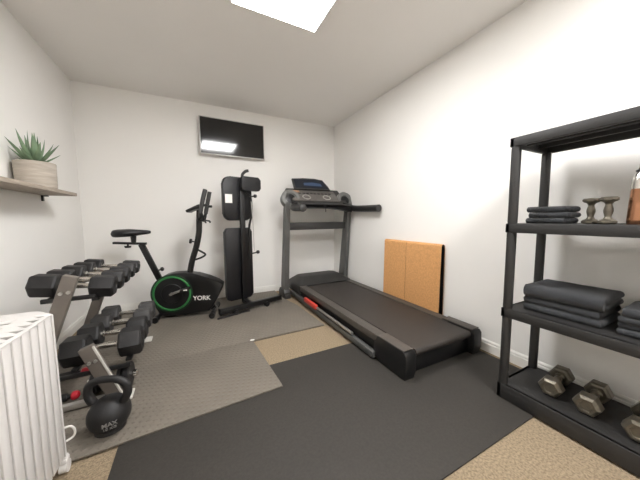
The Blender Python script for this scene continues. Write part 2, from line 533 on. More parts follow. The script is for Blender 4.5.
# ================================================================ dumbbell rack
Y0, Y1 = 1.72, 2.47
t = thing('dumbbell_rack', 'taupe two tier dumbbell rack against the left wall', 'dumbbell rack', (-0.60, 2.07, 0.0165), 0)
ZF = 0.0165
for (yy, zf) in ((Y0, 0.0165), (Y1, 0.0165)):
    b = NB()
    top_z = 0.735 if yy == Y0 else 0.560
    q = (top_z - zf) / (0.735 - zf)
    bar(b, (-0.811, yy, zf + 0.012), (-0.815 + 0.243 * q, yy, top_z), 0.060, 0.040, bevel=0.003)
    obj('rear_leg', b, M_RACK, t, world=True)
    b = NB()
    q = 1.0 if yy == Y0 else 0.55
    bar(b, (-0.428, yy, zf + 0.013), (-0.424 - 0.117 * q, yy, zf + (0.345 - zf) * q), 0.062, 0.040, bevel=0.003)
    f = obj('front_leg', b, M_RACK, t, world=True)
    b = NB()
    bar(b, (-0.3925, yy - 0.021, zf + 0.02), (-0.3885 - 0.117 * q, yy - 0.021, zf + (0.350 - zf) * q), 0.010, 0.012, bevel=0.002)
    obj('edge_strip', b, M_RACKL, f, world=True)
    if yy == Y0:
        for (x_, z_) in ((-0.612, 0.652), (-0.582, 0.655), (-0.527, 0.262), (-0.500, 0.268)):
            b = NB()
            cyl(b, (x_, yy - 0.019, z_), (x_, yy - 0.029, z_), 0.0085, n=12)
            obj('bolt', b, M_STEEL, t, world=True)
    for (xa, xb, z_) in ((-0.70, -0.485, 0.613 if yy == Y0 else 0.575), (-0.70, -0.36, 0.186)):
        b = NB()
        bar(b, (xa, yy + (0.013 if z_ > 0.5 and yy == Y0 else 0.03), z_), (xb, yy + (0.013 if z_ > 0.5 and yy == Y0 else 0.03), z_), 0.022, 0.018, bevel=0.003)
        obj('cross_bar', b, M_BLK, t, world=True)
    b = NB()
    box(b, (-0.615, yy - 0.0, zf + 0.022), (0.33, 0.03, 0.03), bevel=0.004)
    obj('base_beam', b, M_STEEL, t, world=True)
    for (x_, w_) in ((-0.405, 0.11), (-0.82, 0.09)):
        b = NB()
        box(b, (x_, yy, zf + 0.0065), (w_, 0.09, 0.012), bevel=0.003)
        obj('foot_plate', b, M_RACKL, t, world=True)
for (x_, z_, n_) in ((-0.680, 0.6085, 'rail'), (-0.500, 0.5870, 'rail'), (-0.610, 0.208, 'rail'), (-0.372, 0.208, 'rail')):
    b = NB()
    box(b, (x_, (Y0 + Y1) / 2 + 0.045, z_), (0.03, Y1 - Y0, 0.015), bevel=0.003)
    obj(n_, b, M_BLK, t, world=True)

def hex_dumbbell(L, D, label, loc, rz=0.0, group=None, m_head=M_RUBBER, m_bar=M_CHROME, hl=None, hr=0.015, cham=0.16, tilt_flat=True):
    """hex dumbbell, axis along local x, resting with a flat underneath at local z=0"""
    t = thing('hex_dumbbell', label, 'dumbbell', loc, rz, group)
    hl = hl or L * 0.31
    ap = D / 2                      # apothem
    cr = ap / math.cos(PI / 6)      # corner radius
    for sgn in (-1, 1):
        b = NB()
        M = axis_m((sgn * (L / 2), 0, ap), (-sgn, 0, 0))
        ins = cr * cham
        # phase so that a flat lies underneath
        x, y = frame_of(Vector((-sgn, 0, 0)))
        ph = math.atan2(Vector((0, 0, -1)).dot(y), Vector((0, 0, -1)).dot(x)) + PI / 6
        lathe(b, [(0, 0.004), (cr * 0.45, 0.004), (cr * 0.5, 0), (cr - ins, 0), (cr - ins * 0.2, ins * 0.75), (cr, ins * 1.3), (cr, hl - ins), (cr - ins * 0.4, hl - ins * 0.3), (cr - ins, hl), (0, hl)], 6, M, ph)
        obj('head', b, m_head, t, smooth=25)
    b = NB()
    h = L / 2 - hl
    prof = [(hr * 1.25, -h - 0.005), (hr * 1.25, -h + 0.008), (hr * 0.85, -h + 0.014), (hr * 0.95, -h * 0.5), (hr * 1.1, 0), (hr * 0.95, h * 0.5), (hr * 0.85, h - 0.014), (hr * 1.25, h - 0.008), (hr * 1.25, h + 0.005)]
    lathe(b, prof, 16, axis_m((0, 0, ap), (1, 0, 0)))
    obj('handle', b, m_bar, t)
    return t

ordw = ['nearest the radiator', 'second from the radiator', 'third from the radiator, middle of the row', 'fourth from the radiator', 'farthest, nearest the exercise bike']
for k in range(5):
    D = (0.110, 0.106, 0.102, 0.098, 0.094)[k]
    L = (0.350, 0.348, 0.346, 0.344, 0.342)[k]
    o = hex_dumbbell(L, D, 'black hex dumbbell on the upper rack tier, ' + ordw[k], (-0.594 + 0.002 * k, 1.810 + 0.172 * k, 0.6110), R((-2, 1.5, -1, 2, -2)[k]), 'dumbbells on the upper tier')
    o.rotation_euler.y = R(7)
ordl = ['largest, nearest the kettlebell', 'second from the kettlebell', 'third from the kettlebell', 'farthest, by the bike wheel']
for k in range(4):
    D = (0.145, 0.138, 0.132, 0.126)[k]
    L = (0.365, 0.352, 0.345, 0.335)[k]
    hex_dumbbell(L, D, 'dark hex dumbbell on the lower rack tier, ' + ordl[k], (-0.492 + 0.002 * k, 1.838 + 0.205 * k, 0.2175), R((0.5, -0.5, 0.5, -0.5)[k]), 'dumbbells on the lower tier', m_head=(M_RUBBER, M_RUBBER, M_RUBBER2, M_RUBBER2)[k], hr=0.016)

# ---- kettlebell and the gear on the floor below the rack
KB = (-0.400, 1.480, 0.0168)
t = thing('kettlebell', 'black kettlebell with white print on the grey tread mat', 'kettlebell', KB, R(-18))
b = NB()
prof = [(0, 0), (0.056, 0), (0.062, 0.003)]
for k in range(1, 15):
    a = -PI / 2 + 0.62 + (PI - 0.62 - 0.42) * k / 14
    prof.append((0.086 * math.cos(a), 0.078 + 0.083 * math.sin(a)))
prof.append((0, 0.160))
lathe(b, prof, 40)
obj('bell', b, M_RUBBER, t, smooth=50)
b = NB()
hp = curve([(-0.066, 0, 0.135), (-0.086, 0, 0.180), (-0.078, 0, 0.222), (-0.040, 0, 0.244), (0.0, 0, 0.248), (0.040, 0, 0.244), (0.078, 0, 0.222), (0.086, 0, 0.180), (0.066, 0, 0.135)], 6)
tube(b, hp, [0.020 - 0.004 * math.sin(PI * i / (len(hp) - 1)) for i in range(len(hp))], 16)
obj('handle', b, M_RUBBER, t, smooth=60)
def kb_text(name, txt, size, zz, az):
    rr = 0.0975
    el = math.asin(max(-1, min(1, (zz - 0.078) / 0.083)))
    rad = 0.086 * math.cos(el) + 0.0005
    n = Vector((math.cos(az) * math.cos(el), math.sin(az) * math.cos(el), math.sin(el))).normalized()
    x = Vector((-math.sin(az), math.cos(az), 0))
    y = n.cross(x)
    M = Matrix((x, y, n)).transposed().to_4x4()
    M.translation = Vector((math.cos(az) * rad, math.sin(az) * rad, zz))
    o = lettering(name, txt, size, M, M_PRINT, t, 0.0016)
    return o
kb_text('print', 'MAX', 0.026, 0.074, R(-60))
kb_text('print', '10 KG', 0.019, 0.052, R(-60))

t = thing('plate_dumbbell', 'black round dumbbell with a chrome end behind the kettlebell', 'dumbbell', (-0.470, 1.835, 0.0168), R(-4))
for x0, x1, r_ in ((-0.09, -0.055, 0.072), (-0.053, -0.025, 0.060), (0.03, 0.058, 0.060), (0.060, 0.098, 0.072)):
    b = NB()
    lathe(b, [(0.014, 0), (r_ - 0.02, 0), (r_ - 0.006, 0.002), (r_, 0.007), (r_, x1 - x0 - 0.007), (r_ - 0.006, x1 - x0 - 0.002), (0.014, x1 - x0)], 36, axis_m((x0, 0, 0.072), (1, 0, 0)))
    obj('plate', b, M_RUBBER, t)
b = NB()
lathe(b, [(0, -0.115), (0.011, -0.115), (0.012, -0.112), (0.012, 0.105), (0.020, 0.106), (0.020, 0.122), (0.010, 0.130), (0, 0.131)], 16, axis_m((0, 0, 0.072), (1, 0, 0)))
obj('bar', b, M_CHROME, t)

for i, (yy, x1, lab) in enumerate(((2.085, -0.660, 'black bar with a red knob lying under the lower dumbbells'), (1.815, -0.622, 'black bar with a bright red knob lying behind the kettlebell, nearer one'))):
    t = thing('exercise_bar', lab, 'exercise bar', (x1 - 0.13, yy, 0.0168), R(3), 'red ended bars under the rack')
    b = NB(); cyl(b, (-0.13, 0, 0.024), (0.105, 0, 0.024), 0.013, n=14); obj('rod', b, M_STEEL if False else M_BLK, t)
    b = NB(); lathe(b, [(0.019, -0.10), (0.021, -0.08), (0.019, 0.0), (0.021, 0.075), (0.018, 0.085)], 16, axis_m((0, 0, 0.024), (1, 0, 0))); obj('grip', b, M_RUBBER, t)
    b = NB(); lathe(b, [(0, 0.10), (0.014, 0.10), (0.022, 0.106), (0.0238, 0.118), (0.020, 0.130), (0.010, 0.137), (0, 0.138)], 18, axis_m((0, 0, 0.024), (1, 0, 0))); obj('knob', b, M_REDK, t)

# ================================================================ exercise bike
t = thing('exercise_bike', 'black upright exercise bike with a green ring on its flywheel case', 'exercise bike', (-0.43, 2.96, 0.0166), R(-13.5))
CY = 0.075
# casing
top = [(0.020, 0.250), (0.035, 0.330), (0.085, 0.405), (0.150, 0.443), (0.230, 0.462), (0.340, 0.462), (0.450, 0.440), (0.560, 0.400), (0.650, 0.355), (0.700, 0.318)]
bot = [(0.685, 0.262), (0.640, 0.170), (0.595, 0.090), (0.560, 0.048), (0.330, 0.028), (0.130, 0.026), (0.085, 0.060), (0.040, 0.150)]
b = NB()
prism(b, top + bot, -0.145, -0.002, XZ, bevel=0.014, seg=3)
obj('casing', b, M_BLK_S, t, smooth=40)
Mf = axis_m((0.215, -0.0005, 0.258), (0, -1, 0))
b = NB(); lathe(b, [(0.160, 0), (0.160, 0.006), (0.167, 0.009), (0.176, 0.006), (0.178, 0)], 64, Mf)
obj('ring', b, M_GREEN, t)
b = NB(); lathe(b, [(0.1785, 0), (0.1785, 0.003), (0.194, 0.002), (0.195, 0)], 64, Mf)
obj('outer_ring', b, M_GREEND, t)
b = NB(); lathe(b, [(0.158, 0), (0.158, 0.002), (0.10, 0.004), (0.095, 0.010), (0.04, 0.012), (0, 0.013)], 48, Mf)
obj('disc', b, M_BLK, t)
# cranks and pedals
b = NB()
cyl(b, (0.215, 0.17, 0.258), (0.215, -0.035, 0.258), 0.014, n=16)
bar(b, (0.200, -0.030, 0.252), (0.362, -0.030, 0.313), 0.022, 0.014, bevel=0.004)
bar(b, (0.230, 0.166, 0.264), (0.068, 0.166, 0.203), 0.022, 0.014, bevel=0.004)
obj('crank', b, M_STEEL, t)
for (px, py, pz) in ((0.362, -0.085, 0.313), (0.068, 0.215, 0.203)):
    b = NB(); box(b, (px, py, pz), (0.085, 0.09, 0.024), Matrix.Rotation(R(-12), 3, 'Y'), bevel=0.006)
    p = obj('pedal', b, M_BLK, t)
    b = NB()
    box(b, (px + 0.012, py + (-0.046 if py < 0 else 0.046), pz + 0.004), (0.034, 0.004, 0.010), bevel=0.001)
    obj('reflector', b, M_WHITE, p)
# stabilisers
for ux in (0.085, 0.600):
    b = NB()
    cyl(b, (ux, -0.06, 0.040), (ux, 0.215, 0.040), 0.022, n=18)
    bar(b, (ux, CY, 0.045), (ux + (0.06 if ux < 0.3 else -0.04), CY, 0.10), 0.05, 0.05)
    st = obj('stabiliser', b, M_BLK_S, t)
    for yy in (-0.085, 0.24):
        b = NB(); cyl(b, (ux, yy - 0.026, 0.030), (ux, yy + 0.026, 0.030), 0.028, n=18)
        obj('end_cap', b, M_BLK, st)
# seat post, slider, saddle
b = NB(); bar(b, (0.085, CY, 0.395), (-0.060, CY, 0.762), 0.052, 0.034); obj('seat_post', b, M_BLK_S, t)
b = NB()
cyl(b, (0.080, CY, 0.490), (0.112, CY, 0.500), 0.008, n=10)
lathe(b, [(0, 0), (0.017, 0), (0.021, 0.006), (0.020, 0.020), (0.012, 0.026), (0, 0.026)], 14, axis_m((0.102, CY, 0.497), (0.95, 0, 0.3)))
obj('post_knob', b, M_BLK, t)
b = NB(); bar(b, (-0.300, CY, 0.781), (-0.015, CY, 0.765), 0.022, 0.036, bevel=0.003); obj('seat_slider', b, M_BLK_S, t)
b = NB()
cyl(b, (-0.178, CY, 0.775), (-0.178, CY, 0.742), 0.008, n=10)
cyl(b, (-0.178, CY, 0.748), (-0.178, CY, 0.730), 0.030, 0.026, n=12)
obj('slider_knob', b, M_BLK, t)
b = NB()
rows = []
NS = 14
for i in range(NS + 1):
    f = i / NS
    u = -0.306 + 0.335 * f
    if f < 0.45: wd = 0.105 * math.sqrt(max(0.02, 1 - ((0.36 - f) / 0.37) ** 2)) if f < 0.36 else 0.105
    else: wd = 0.105 - 0.078 * min(1, (f - 0.45) / 0.35)
    if f > 0.9: wd *= math.sqrt(max(0.03, 1 - ((f - 0.9) / 0.103) ** 2))
    zc = 0.868 + 0.012 * f
    hh = (0.042 if f < 0.45 else 0.042 - 0.022 * min(1, (f - 0.45) / 0.5)) * (math.sqrt(max(0.05, 1 - ((0.12 - f) / 0.125) ** 2)) if f < 0.12 else 1) * (1 if f < 0.93 else 0.7)
    ring = []
    for k in range(16):
        a = 2 * PI * k / 16
        c_, s_ = math.cos(a), math.sin(a)
        ring.append(b.verts.new((u, CY + wd * math.copysign(abs(c_) ** 0.8, c_), zc + hh * math.copysign(abs(s_) ** 0.8, s_) * (1.0 if s_ > 0 else 0.85))))
    rows.append(ring)
for a_, b_ in zip(rows, rows[1:]):
    for k in range(16): b.faces.new((a_[k], a_[(k + 1) % 16], b_[(k + 1) % 16], b_[k]))
b.faces.new(list(reversed(rows[0]))); b.faces.new(rows[-1])
sd = obj('saddle', b, M_VINYL, t, smooth=60)
b = NB(); cyl(b, (-0.125, CY, 0.775), (-0.125, CY, 0.845), 0.020, 0.026, n=14); obj('saddle_clamp', b, M_BLK, sd)
# front post, bars, monitor
b = NB()
pts = curve([(0.362, CY, 0.395), (0.395, CY, 0.560), (0.445, CY, 0.720), (0.476, CY, 0.860), (0.484, CY, 0.990), (0.492, CY, 1.100)], 5)
tube(b, pts, 0.029, 14)
obj('handlebar_post', b, M_BLK_S, t)
b = NB()
tube(b, curve([(0.452, CY, 0.690), (0.500, CY - 0.004, 0.662), (0.530, CY - 0.006, 0.634), (0.490, CY - 0.004, 0.604), (0.418, CY, 0.580)], 5), 0.010, 10)
obj('bottle_cage', b, M_BLK, t)
b = NB()
cyl(b, (0.430, CY, 0.772), (0.392, CY, 0.780), 0.007, n=10)
lathe(b, [(0, 0), (0.022, 0), (0.026, 0.006), (0.024, 0.020), (0, 0.024)], 14, axis_m((0.404, CY, 0.778), (-1, 0, 0.15)))
obj('post_knob', b, M_BLK, t)
for sy in (-1, 1):
    b = NB()
    pts = curve([(0.492, CY + sy * 0.55 * 0.01, 1.085), (0.500, CY + sy * 0.55 * 0.10, 1.055), (0.500, CY + sy * 0.55 * 0.19, 1.015), (0.512, CY + sy * 0.55 * 0.222, 1.010), (0.532, CY + sy * 0.55 * 0.228, 1.10), (0.556, CY + sy * 0.55 * 0.220, 1.21), (0.578, CY + sy * 0.55 * 0.200, 1.300)], 6)
    tube(b, pts, 0.016, 12)
    hb = obj('handlebar', b, M_BLK_S, t)
    b = NB()
    tube(b, pts[-15:], 0.0215, 12)
    obj('grip', b, M_RUBBER2, hb)
    b = NB()
    tube(b, curve([(0.505, CY + sy * 0.55 * 0.19, 0.995), (0.548, CY + sy * 0.55 * 0.2, 0.988), (0.565, CY + sy * 0.55 * 0.21, 0.982), (0.570, CY + sy * 0.55 * 0.21, 0.965)], 3), 0.009, 8)
    obj('lower_stub', b, M_BLK, hb)
    b = NB()
    box(b, (0.570, CY + sy * 0.55 * 0.222, 1.143), (0.05, 0.024, 0.026), bevel=0.005)
    obj('upper_stub', b, M_BLK, hb)
b = NB()
box(b, (0.448, CY, 1.115), (0.145, 0.17, 0.028), Matrix.Rotation(R(-26), 3, 'Y'), bevel=0.008)
mo = obj('monitor', b, M_BLK, t)
b = NB()
box(b, (0.438, CY, 1.1285), (0.08, 0.10, 0.003), Matrix.Rotation(R(-26), 3, 'Y'))
obj('display', b, M_DISP, mo)
Mt = Matrix.Translation((0.492, -0.0035, 0.190)) @ Matrix.Rotation(R(2), 4, 'Y') @ Matrix.Rotation(R(90), 4, 'X')
o = lettering('lettering', 'YORK', 0.062, Mt, M_WHITE, t, 0.0012)

# ================================================================ folded weight bench
t = thing('weight_bench', 'black folding weight bench stored upright beside the bike', 'weight bench', (0.219, 2.675, 0.0166), R(16.1))
b = NB(); bar(b, (-0.004, 0.03, 0.058), (0.720, 0.03, 0.058), 0.052, 0.06, bevel=0.005)
bb = obj('base_bar', b, M_BLK_S, t)
for ux in (-0.006, 0.722):
    b = NB(); box(b, (ux, 0.03, 0.058), (0.012, 0.068, 0.060), bevel=0.004); obj('end_cap', b, M_BLK, bb)
for ux in (0.150, 0.520):
    b = NB()
    cyl(b, (ux, -0.018, 0.028), (ux, 0.012, 0.028), 0.028, n=20)
    cyl(b, (ux, -0.024, 0.028), (ux, -0.016, 0.028), 0.009, n=12)
    obj('wheel', b, M_BLK, t)
b = NB()
tube(b, [(-0.05, -0.015, 0.012), (0.30, -0.01, 0.012)], 0.009, 8)
obj('floor_rod', b, M_BLK_S, t)
def pad(name, u0, u1, z0, z1, y0, y1, rc, par):
    b = NB()
    prism(b, rrect(u1 - u0, z1 - z0, rc, (u0 + u1) / 2, (z0 + z1) / 2, 6), -y1, -y0, XZ, bevel=0.018, seg=3)
    return obj(name, b, M_VINYL, par, smooth=50)
pad('upper_pad', 0.150, 0.478, 0.988, 1.470, 0.205, 0.265, 0.075, t)
pad('lower_pad', 0.152, 0.468, 0.085, 0.905, 0.205, 0.265, 0.04, t)
pad('head_pad', 0.312, 0.545, 1.318, 1.470, 0.105, 0.165, 0.028, t)
b = NB()
bar(b, (0.338, 0.178, 0.05), (0.345, 0.178, 1.46), 0.055, 0.04)
bar(b, (0.338, 0.178, 0.075), (0.338, 0.04, 0.058), 0.055, 0.04)
obj('spine', b, M_BLK_S, t)
b = NB()
tube(b, curve([(0.385, 0.15, 1.30), (0.430, 0.135, 1.24), (0.432, 0.135, 1.05), (0.400, 0.135, 0.90), (0.392, 0.135, 0.55)], 6), 0.012, 10)
obj('support_strut', b, M_BLK_S, t)
b = NB(); tube(b, [(0.425, 0.118, 1.20), (0.440, 0.118, 0.95), (0.446, 0.118, 0.64)], 0.004, 8); obj('pull_rod', b, M_STEEL, t)
b = NB()
tube(b, curve([(0.36, 0.19, 1.44), (0.365, 0.185, 1.50), (0.395, 0.17, 1.535), (0.425, 0.16, 1.545)], 5), 0.016, 10)
obj('top_handle', b, M_TMDARK, t)
for (uu, zz) in ((0.460, 1.262), (0.475, 0.620)):
    b = NB()
    cyl(b, (uu - 0.06, 0.125, zz - 0.01), (uu + 0.015, 0.125, zz), 0.008, n=10)
    lathe(b, [(0, 0), (0.017, 0), (0.021, 0.008), (0.018, 0.026), (0, 0.030)], 14, axis_m((uu + 0.008, 0.125, zz), (1, 0, 0.1)))
    obj('knob', b, M_TMDARK, t)
b = NB(); box(b, (0.205, 0.2045, 1.228), (0.078, 0.002, 0.094)); obj('sticker', b, M_WHITE, t)

# ================================================================ treadmill
TX = 1.492
t = thing('treadmill', 'dark grey folding treadmill along the right wall', 'treadmill', (TX, 2.1, 0.0), 0)
DX0, DX1 = 1.135, 1.885
YN, YFH = 1.095, 3.12
# rails
for sgn, x0 in ((-1, DX0), (1, DX1 - 0.085)):
    b = NB()
    prism(b, [(1.30, 0.135), (1.30, 0.187), (2.86, 0.196), (2.86, 0.135)], x0, x0 + 0.085, YZ, bevel=0.006)
    obj('foot_rail', b, M_TMRAIL, t, world=True)
    # rear end cap
    b = NB()
    xx0 = x0 - 0.008 if sgn < 0 else x0 + 0.002
    prism(b, [(1.100, 0.0085), (1.088, 0.06), (1.088, 0.165), (1.104, 0.186), (1.130, 0.192), (1.36, 0.1925), (1.40, 0.128), (1.40, 0.05), (1.36, 0.0085)], xx0, xx0 + 0.091, YZ, bevel=0.008)
    ec = obj('end_cap', b, M_BLK, t, world=True)
    b = NB(); box(b, (xx0 + 0.045, 1.235, 0.1935), (0.084, 0.25, 0.004), bevel=0.0015); obj('tread_plate', b, M_TMRAIL, ec, world=True)
    # side skirt of the deck (recessed)
    b = NB()
    xs = x0 + 0.028 if sgn < 0 else x0 + 0.057
    box(b, (xs, 2.10, 0.105), (0.022, 1.62, 0.085)); obj('side_panel', b, M_BLK, t, world=True)
    # lower frame tube
    b = NB()
    xo = DX0 - 0.012 if sgn < 0 else DX1 - 0.022
    bar(b, (xo, 1.38, 0.042), (xo, 3.10, 0.058), 0.036, 0.05, side=(0, 0, 1), bevel=0.006)
    obj('base_rail', b, M_TMGREY, t, world=True)
# belt and deck
b = NB()
prof = []
for k in range(9):
    a = R(270 - 180 * k / 8)
    prof.append((1.128 + 0.024 * math.cos(a), 0.158 + 0.024 * math.sin(a)))
prof += [(2.90, 0.186), (2.90, 0.134)]
prism(b, prof, DX0 + 0.099, DX1 - 0.094, YZ)
obj('belt', b, M_BELT, t, world=True, smooth=30)
b = NB()
box(b, ((DX0 + DX1) / 2, 2.05, 0.078), (DX1 - DX0 - 0.18, 1.70, 0.03)); obj('deck_underside', b, M_BLK, t, world=True)
b = NB()
for q in (DX0 + 0.092, DX1 - 0.0895): box(b, (q, 2.02, 0.160), (0.013, 1.72, 0.030))
obj('belt_channel', b, M_BLK, t, world=True)
for (yy) in (1.9, 2.9):
    b = NB(); box(b, ((DX0 + DX1) / 2, yy, 0.045), (DX1 - DX0 + 0.02, 0.05, 0.03)); obj('cross_member', b, M_BLK, t, world=True)
b = NB(); box(b, ((DX0 + DX1) / 2, 1.150, 0.072), (DX1 - DX0 - 0.17, 0.03, 0.118), bevel=0.006); obj('rear_guard', b, M_BLK, t, world=True)
# motor hood
b = NB()
Mh = Matrix.Identity(4)
v8 = []
lo = [(DX0 - 0.004, 2.80), (DX1 + 0.004, 2.80), (DX1 + 0.004, 3.25), (DX0 - 0.004, 3.25)]
def loft(bm, rings):
    vr = [[bm.verts.new(p) for p in rg] for rg in rings]
    n = len(vr[0])
    for a_, b_ in zip(vr, vr[1:]):
        for k in range(n): bm.faces.new((a_[k], a_[(k + 1) % n], b_[(k + 1) % n], b_[k]))
    bm.faces.new(list(reversed(vr[0]))); bm.faces.new(vr[-1])
def ring(x0, x1, ya, yb, z, c, za=None):
    za = z if za is None else za
    return [(x0 + c, ya, za), (x1 - c, ya, za), (x1, ya + c, za), (x1, yb - c, z), (x1 - c, yb, z), (x0 + c, yb, z), (x0, yb - c, z), (x0, ya + c, za)]
loft(b, [ring(DX0 - 0.004, DX1 + 0.004, 2.80, 3.26, 0.085, 0.02), ring(DX0 - 0.004, DX1 + 0.004, 2.80, 3.26, 0.188, 0.02), ring(DX0 + 0.010, DX1 - 0.010, 2.83, 3.25, 0.206, 0.03), ring(DX0 + 0.085, DX1 - 0.085, 2.99, 3.20, 0.262, 0.04), ring(DX0 + 0.11, DX1 - 0.11, 3.02, 3.18, 0.268, 0.04)])
bmesh.ops.bevel(b, geom=[e for e in b.edges], offset=0.004, segments=1, affect='EDGES')
obj('motor_hood', b, M_TMDARK, t, world=True)
b = NB(); box(b, (TX + 0.01, 2.812, 0.192), (0.56, 0.02, 0.022), bevel=0.005); obj('hood_lip', b, M_BLK, t, world=True)
# red lift handle
b = NB(); bar(b, (1.106, 2.30, 0.100), (1.106, 2.60, 0.104), 0.05, 0.035, side=(1, 0, 0), bevel=0.010); obj('lift_latch', b, M_RED, t, world=True)
b = NB(); cyl(b, (1.112, 1.65, 0.092), (1.112, 2.32, 0.096), 0.012, n=12); obj('lift_strut', b, M_STEEL, t, world=True)
# uprights
for x0, x1, nm in ((1.010, 1.068, 'l'), (1.893, 1.950, 'r')):
    b = NB()
    prism(b, [(3.030, 0.02), (3.175, 0.02), (3.175, 0.16), (3.015, 1.22), (2.915, 1.22), (3.030, 0.16)], x0, x1, YZ, bevel=0.008)
    upr = obj('upright', b, M_TMGREY, t, world=True)
    b = NB()
    prism(b, [(3.000, 0.0006), (3.23, 0.0006), (3.23, 0.075), (3.19, 0.115), (3.03, 0.115), (3.00, 0.08)], x0 - 0.018, x1 + 0.014, YZ, bevel=0.012)
    obj('upright_foot', b, M_TMDARK, upr, world=True)
b = NB()
bar(b, (1.060, 3.008, 0.925), (1.900, 3.008, 0.925), 0.095, 0.05, side=(0, 1, 0), bevel=0.012); obj('cross_bar', b, M_TMDARK, t, world=True)
# console body
b = NB()
prism(b, [(2.80, 1.160), (2.80, 1.186), (2.90, 1.215), (3.16, 1.415), (3.22, 1.385), (3.15, 1.22), (3.00, 1.150)], 1.09, 1.87, YZ, bevel=0.012)
con = obj('console', b, M_TMDARK, t, world=True)
tilt = math.atan2(1.415 - 1.215, 3.16 - 2.90)
RT = Matrix.Rotation(tilt, 3, 'X')
nrm = RT @ Vector((0, 0, 1))
def on_con(x, f, lift=0.0):
    return Vector((x, 2.90 + 0.26 * f, 1.215 + 0.20 * f)) + nrm * lift
b = NB(); box(b, on_con(1.44, 0.48, 0.004), (0.66, 0.24, 0.012), RT, bevel=0.004); obj('button_panel', b, M_CONSOLE, con, world=True)
for i in range(2):
    b = NB()
    for k in range(5):
        box(b, on_con(1.19 + 0.055 * k + 0.27 * i, 0.62, 0.012), (0.036, 0.022, 0.006), RT, bevel=0.002)
    obj('button_row', b, M_TMDARK, con, world=True)
b = NB(); box(b, on_con(1.20, 0.75, 0.012), (0.10, 0.045, 0.005), RT, bevel=0.002); obj('amber_panel', b, mat('amber_panel', (176, 140, 112), 0.5), con, world=True)
for xx in (1.31, 1.60):
    b = NB(); tube(b, [on_con(xx + 0.05 * math.cos(2 * PI * k / 20), 0.35 + 0.14 * math.sin(2 * PI * k / 20), 0.012) for k in range(20)], 0.006, 8, closed=True)
    obj('trim_ring', b, M_STEEL, con, world=True)
# display hood
b = NB()
Md = Matrix.Translation((1.445, 3.120, 1.408)) @ Matrix.Rotation(R(62), 4, 'X')
prism(b, [(-0.245, 0.0), (0.290, 0.0), (0.262, 0.070), (0.200, 0.165), (0.08, 0.180), (-0.09, 0.178), (-0.250, 0.165)], -0.03, 0.0, Md, bevel=0.006)
dh = obj('display_hood', b, M_TMDARK, con, world=True)
b = NB(); prism(b, [(-0.225, 0.020), (0.258, 0.020), (0.190, 0.150), (0.07, 0.162), (-0.230, 0.150)], 0.0005, 0.003, Md); obj('display_glass', b, M_DISP, dh, world=True)
b = NB(); prism(b, [(-0.10, 0.060), (0.17, 0.056), (0.15, 0.098), (0.03, 0.112), (-0.10, 0.098)], 0.0035, 0.005, Md); obj('display_screen', b, M_LCD, dh, world=True)
# round side pods (speaker / cup holder) each side
for xx in (1.092, 1.876):
    b = NB()
    Mp = axis_m((xx, 2.985, 1.262), Vector((0, -0.80, 0.32)))
    lathe(b, [(0, -0.07), (0.10, -0.07), (0.118, -0.05), (0.122, 0.0), (0.118, 0.024), (0.104, 0.032), (0.076, 0.030), (0.070, 0.012), (0, 0.010)], 36, Mp)
    pd = obj('side_pod', b, M_POD, con, world=True, smooth=45)
    b = NB(); lathe(b, [(0.0, 0.0105), (0.055, 0.011), (0.062, 0.016), (0.05, 0.020), (0, 0.024)], 24, Mp)
    obj('cup_holder', b, M_BLK, pd, world=True)
# handrails
for xx, s_ in ((1.062, -1), (1.906, 1)):
    b = NB()
    yend = 2.52 if s_ < 0 else 2.30
    ctr = curve([(xx - s_ * 0.10, 2.92, 1.205), (xx - s_ * 0.03, 2.86, 1.168), (xx, 2.78, 1.148), (xx, 2.60, 1.140), (xx, yend, 1.134)], 6)
    tube(b, ctr, [0.033 + 0.007 * min(1, i / 8) for i in range(len(ctr))], 14)
    hr_ = obj('handrail', b, M_BLK, t, world=True)
    b = NB(); tube(b, [(xx, yend + 0.01, 1.134), (xx, yend - 0.006, 1.134), (xx, yend - 0.012, 1.134)], [0.0415, 0.0405, 0.028], 14); obj('end_cap', b, M_TMDARK, hr_, world=True)
b = NB()
prism(b, [(1.10, 1.130), (1.30, 1.148), (1.55, 1.148), (1.75, 1.125), (1.88, 1.100), (1.88, 1.180), (1.70, 1.198), (1.10, 1.198)], -2.90, -2.80, XZ, bevel=0.012)
obj('front_bar', b, M_BLK, con, world=True)
b = NB(); box(b, (1.475, 2.790, 1.185), (0.03, 0.02, 0.02), bevel=0.004); tube(b, curve([(1.475, 2.785, 1.18), (1.474, 2.78, 1.15), (1.478, 2.782, 1.10)], 5), 0.004, 8); obj('safety_key', b, M_BLK, con, world=True)

# ================================================================ folded cork mat against the right wall
t = thing('cork_yoga_mat', 'folded tan cork exercise mat leaning on the wall behind the treadmill', 'yoga mat', (1.93, 1.81, 0), 0)
def cork_prof(r, th, xlo_f, zlo_f, xlo_b, zlo_b, xt, zt):
    """centre line of the fold: front bottom -> over the top -> back bottom"""
    out = [(xlo_f, zlo_f)]
    for k in range(9):
        a = PI - PI * k / 8
        out.append((xt + r * math.cos(a), zt + r * math.sin(a)))
    out.append((xlo_b, zlo_b))
    return out
def sheet(pts, th, y0, y1):
    b = NB()
    P = [Vector((p[0], 0, p[1])) for p in pts]
    nr = []
    for i in range(len(P)):
        d = (P[min(i + 1, len(P) - 1)] - P[max(i - 1, 0)]).normalized()
        nr.append(Vector((-d.z, 0, d.x)))
    outer = [p + n * th for p, n in zip(P, nr)]
    poly = [(p.x, p.z) for p in outer] + [(p.x, p.z) for p in reversed(P)]
    prism(b, poly, -y1, -y0, XZ)
    return b
pr = cork_prof(0.016, 0, 1.903, 0.01, 1.948, 0.01, 1.934, 0.765)
obj('rubber_backing', sheet(pr, 0.004, 1.470, 2.195), M_BLK, t, world=True)
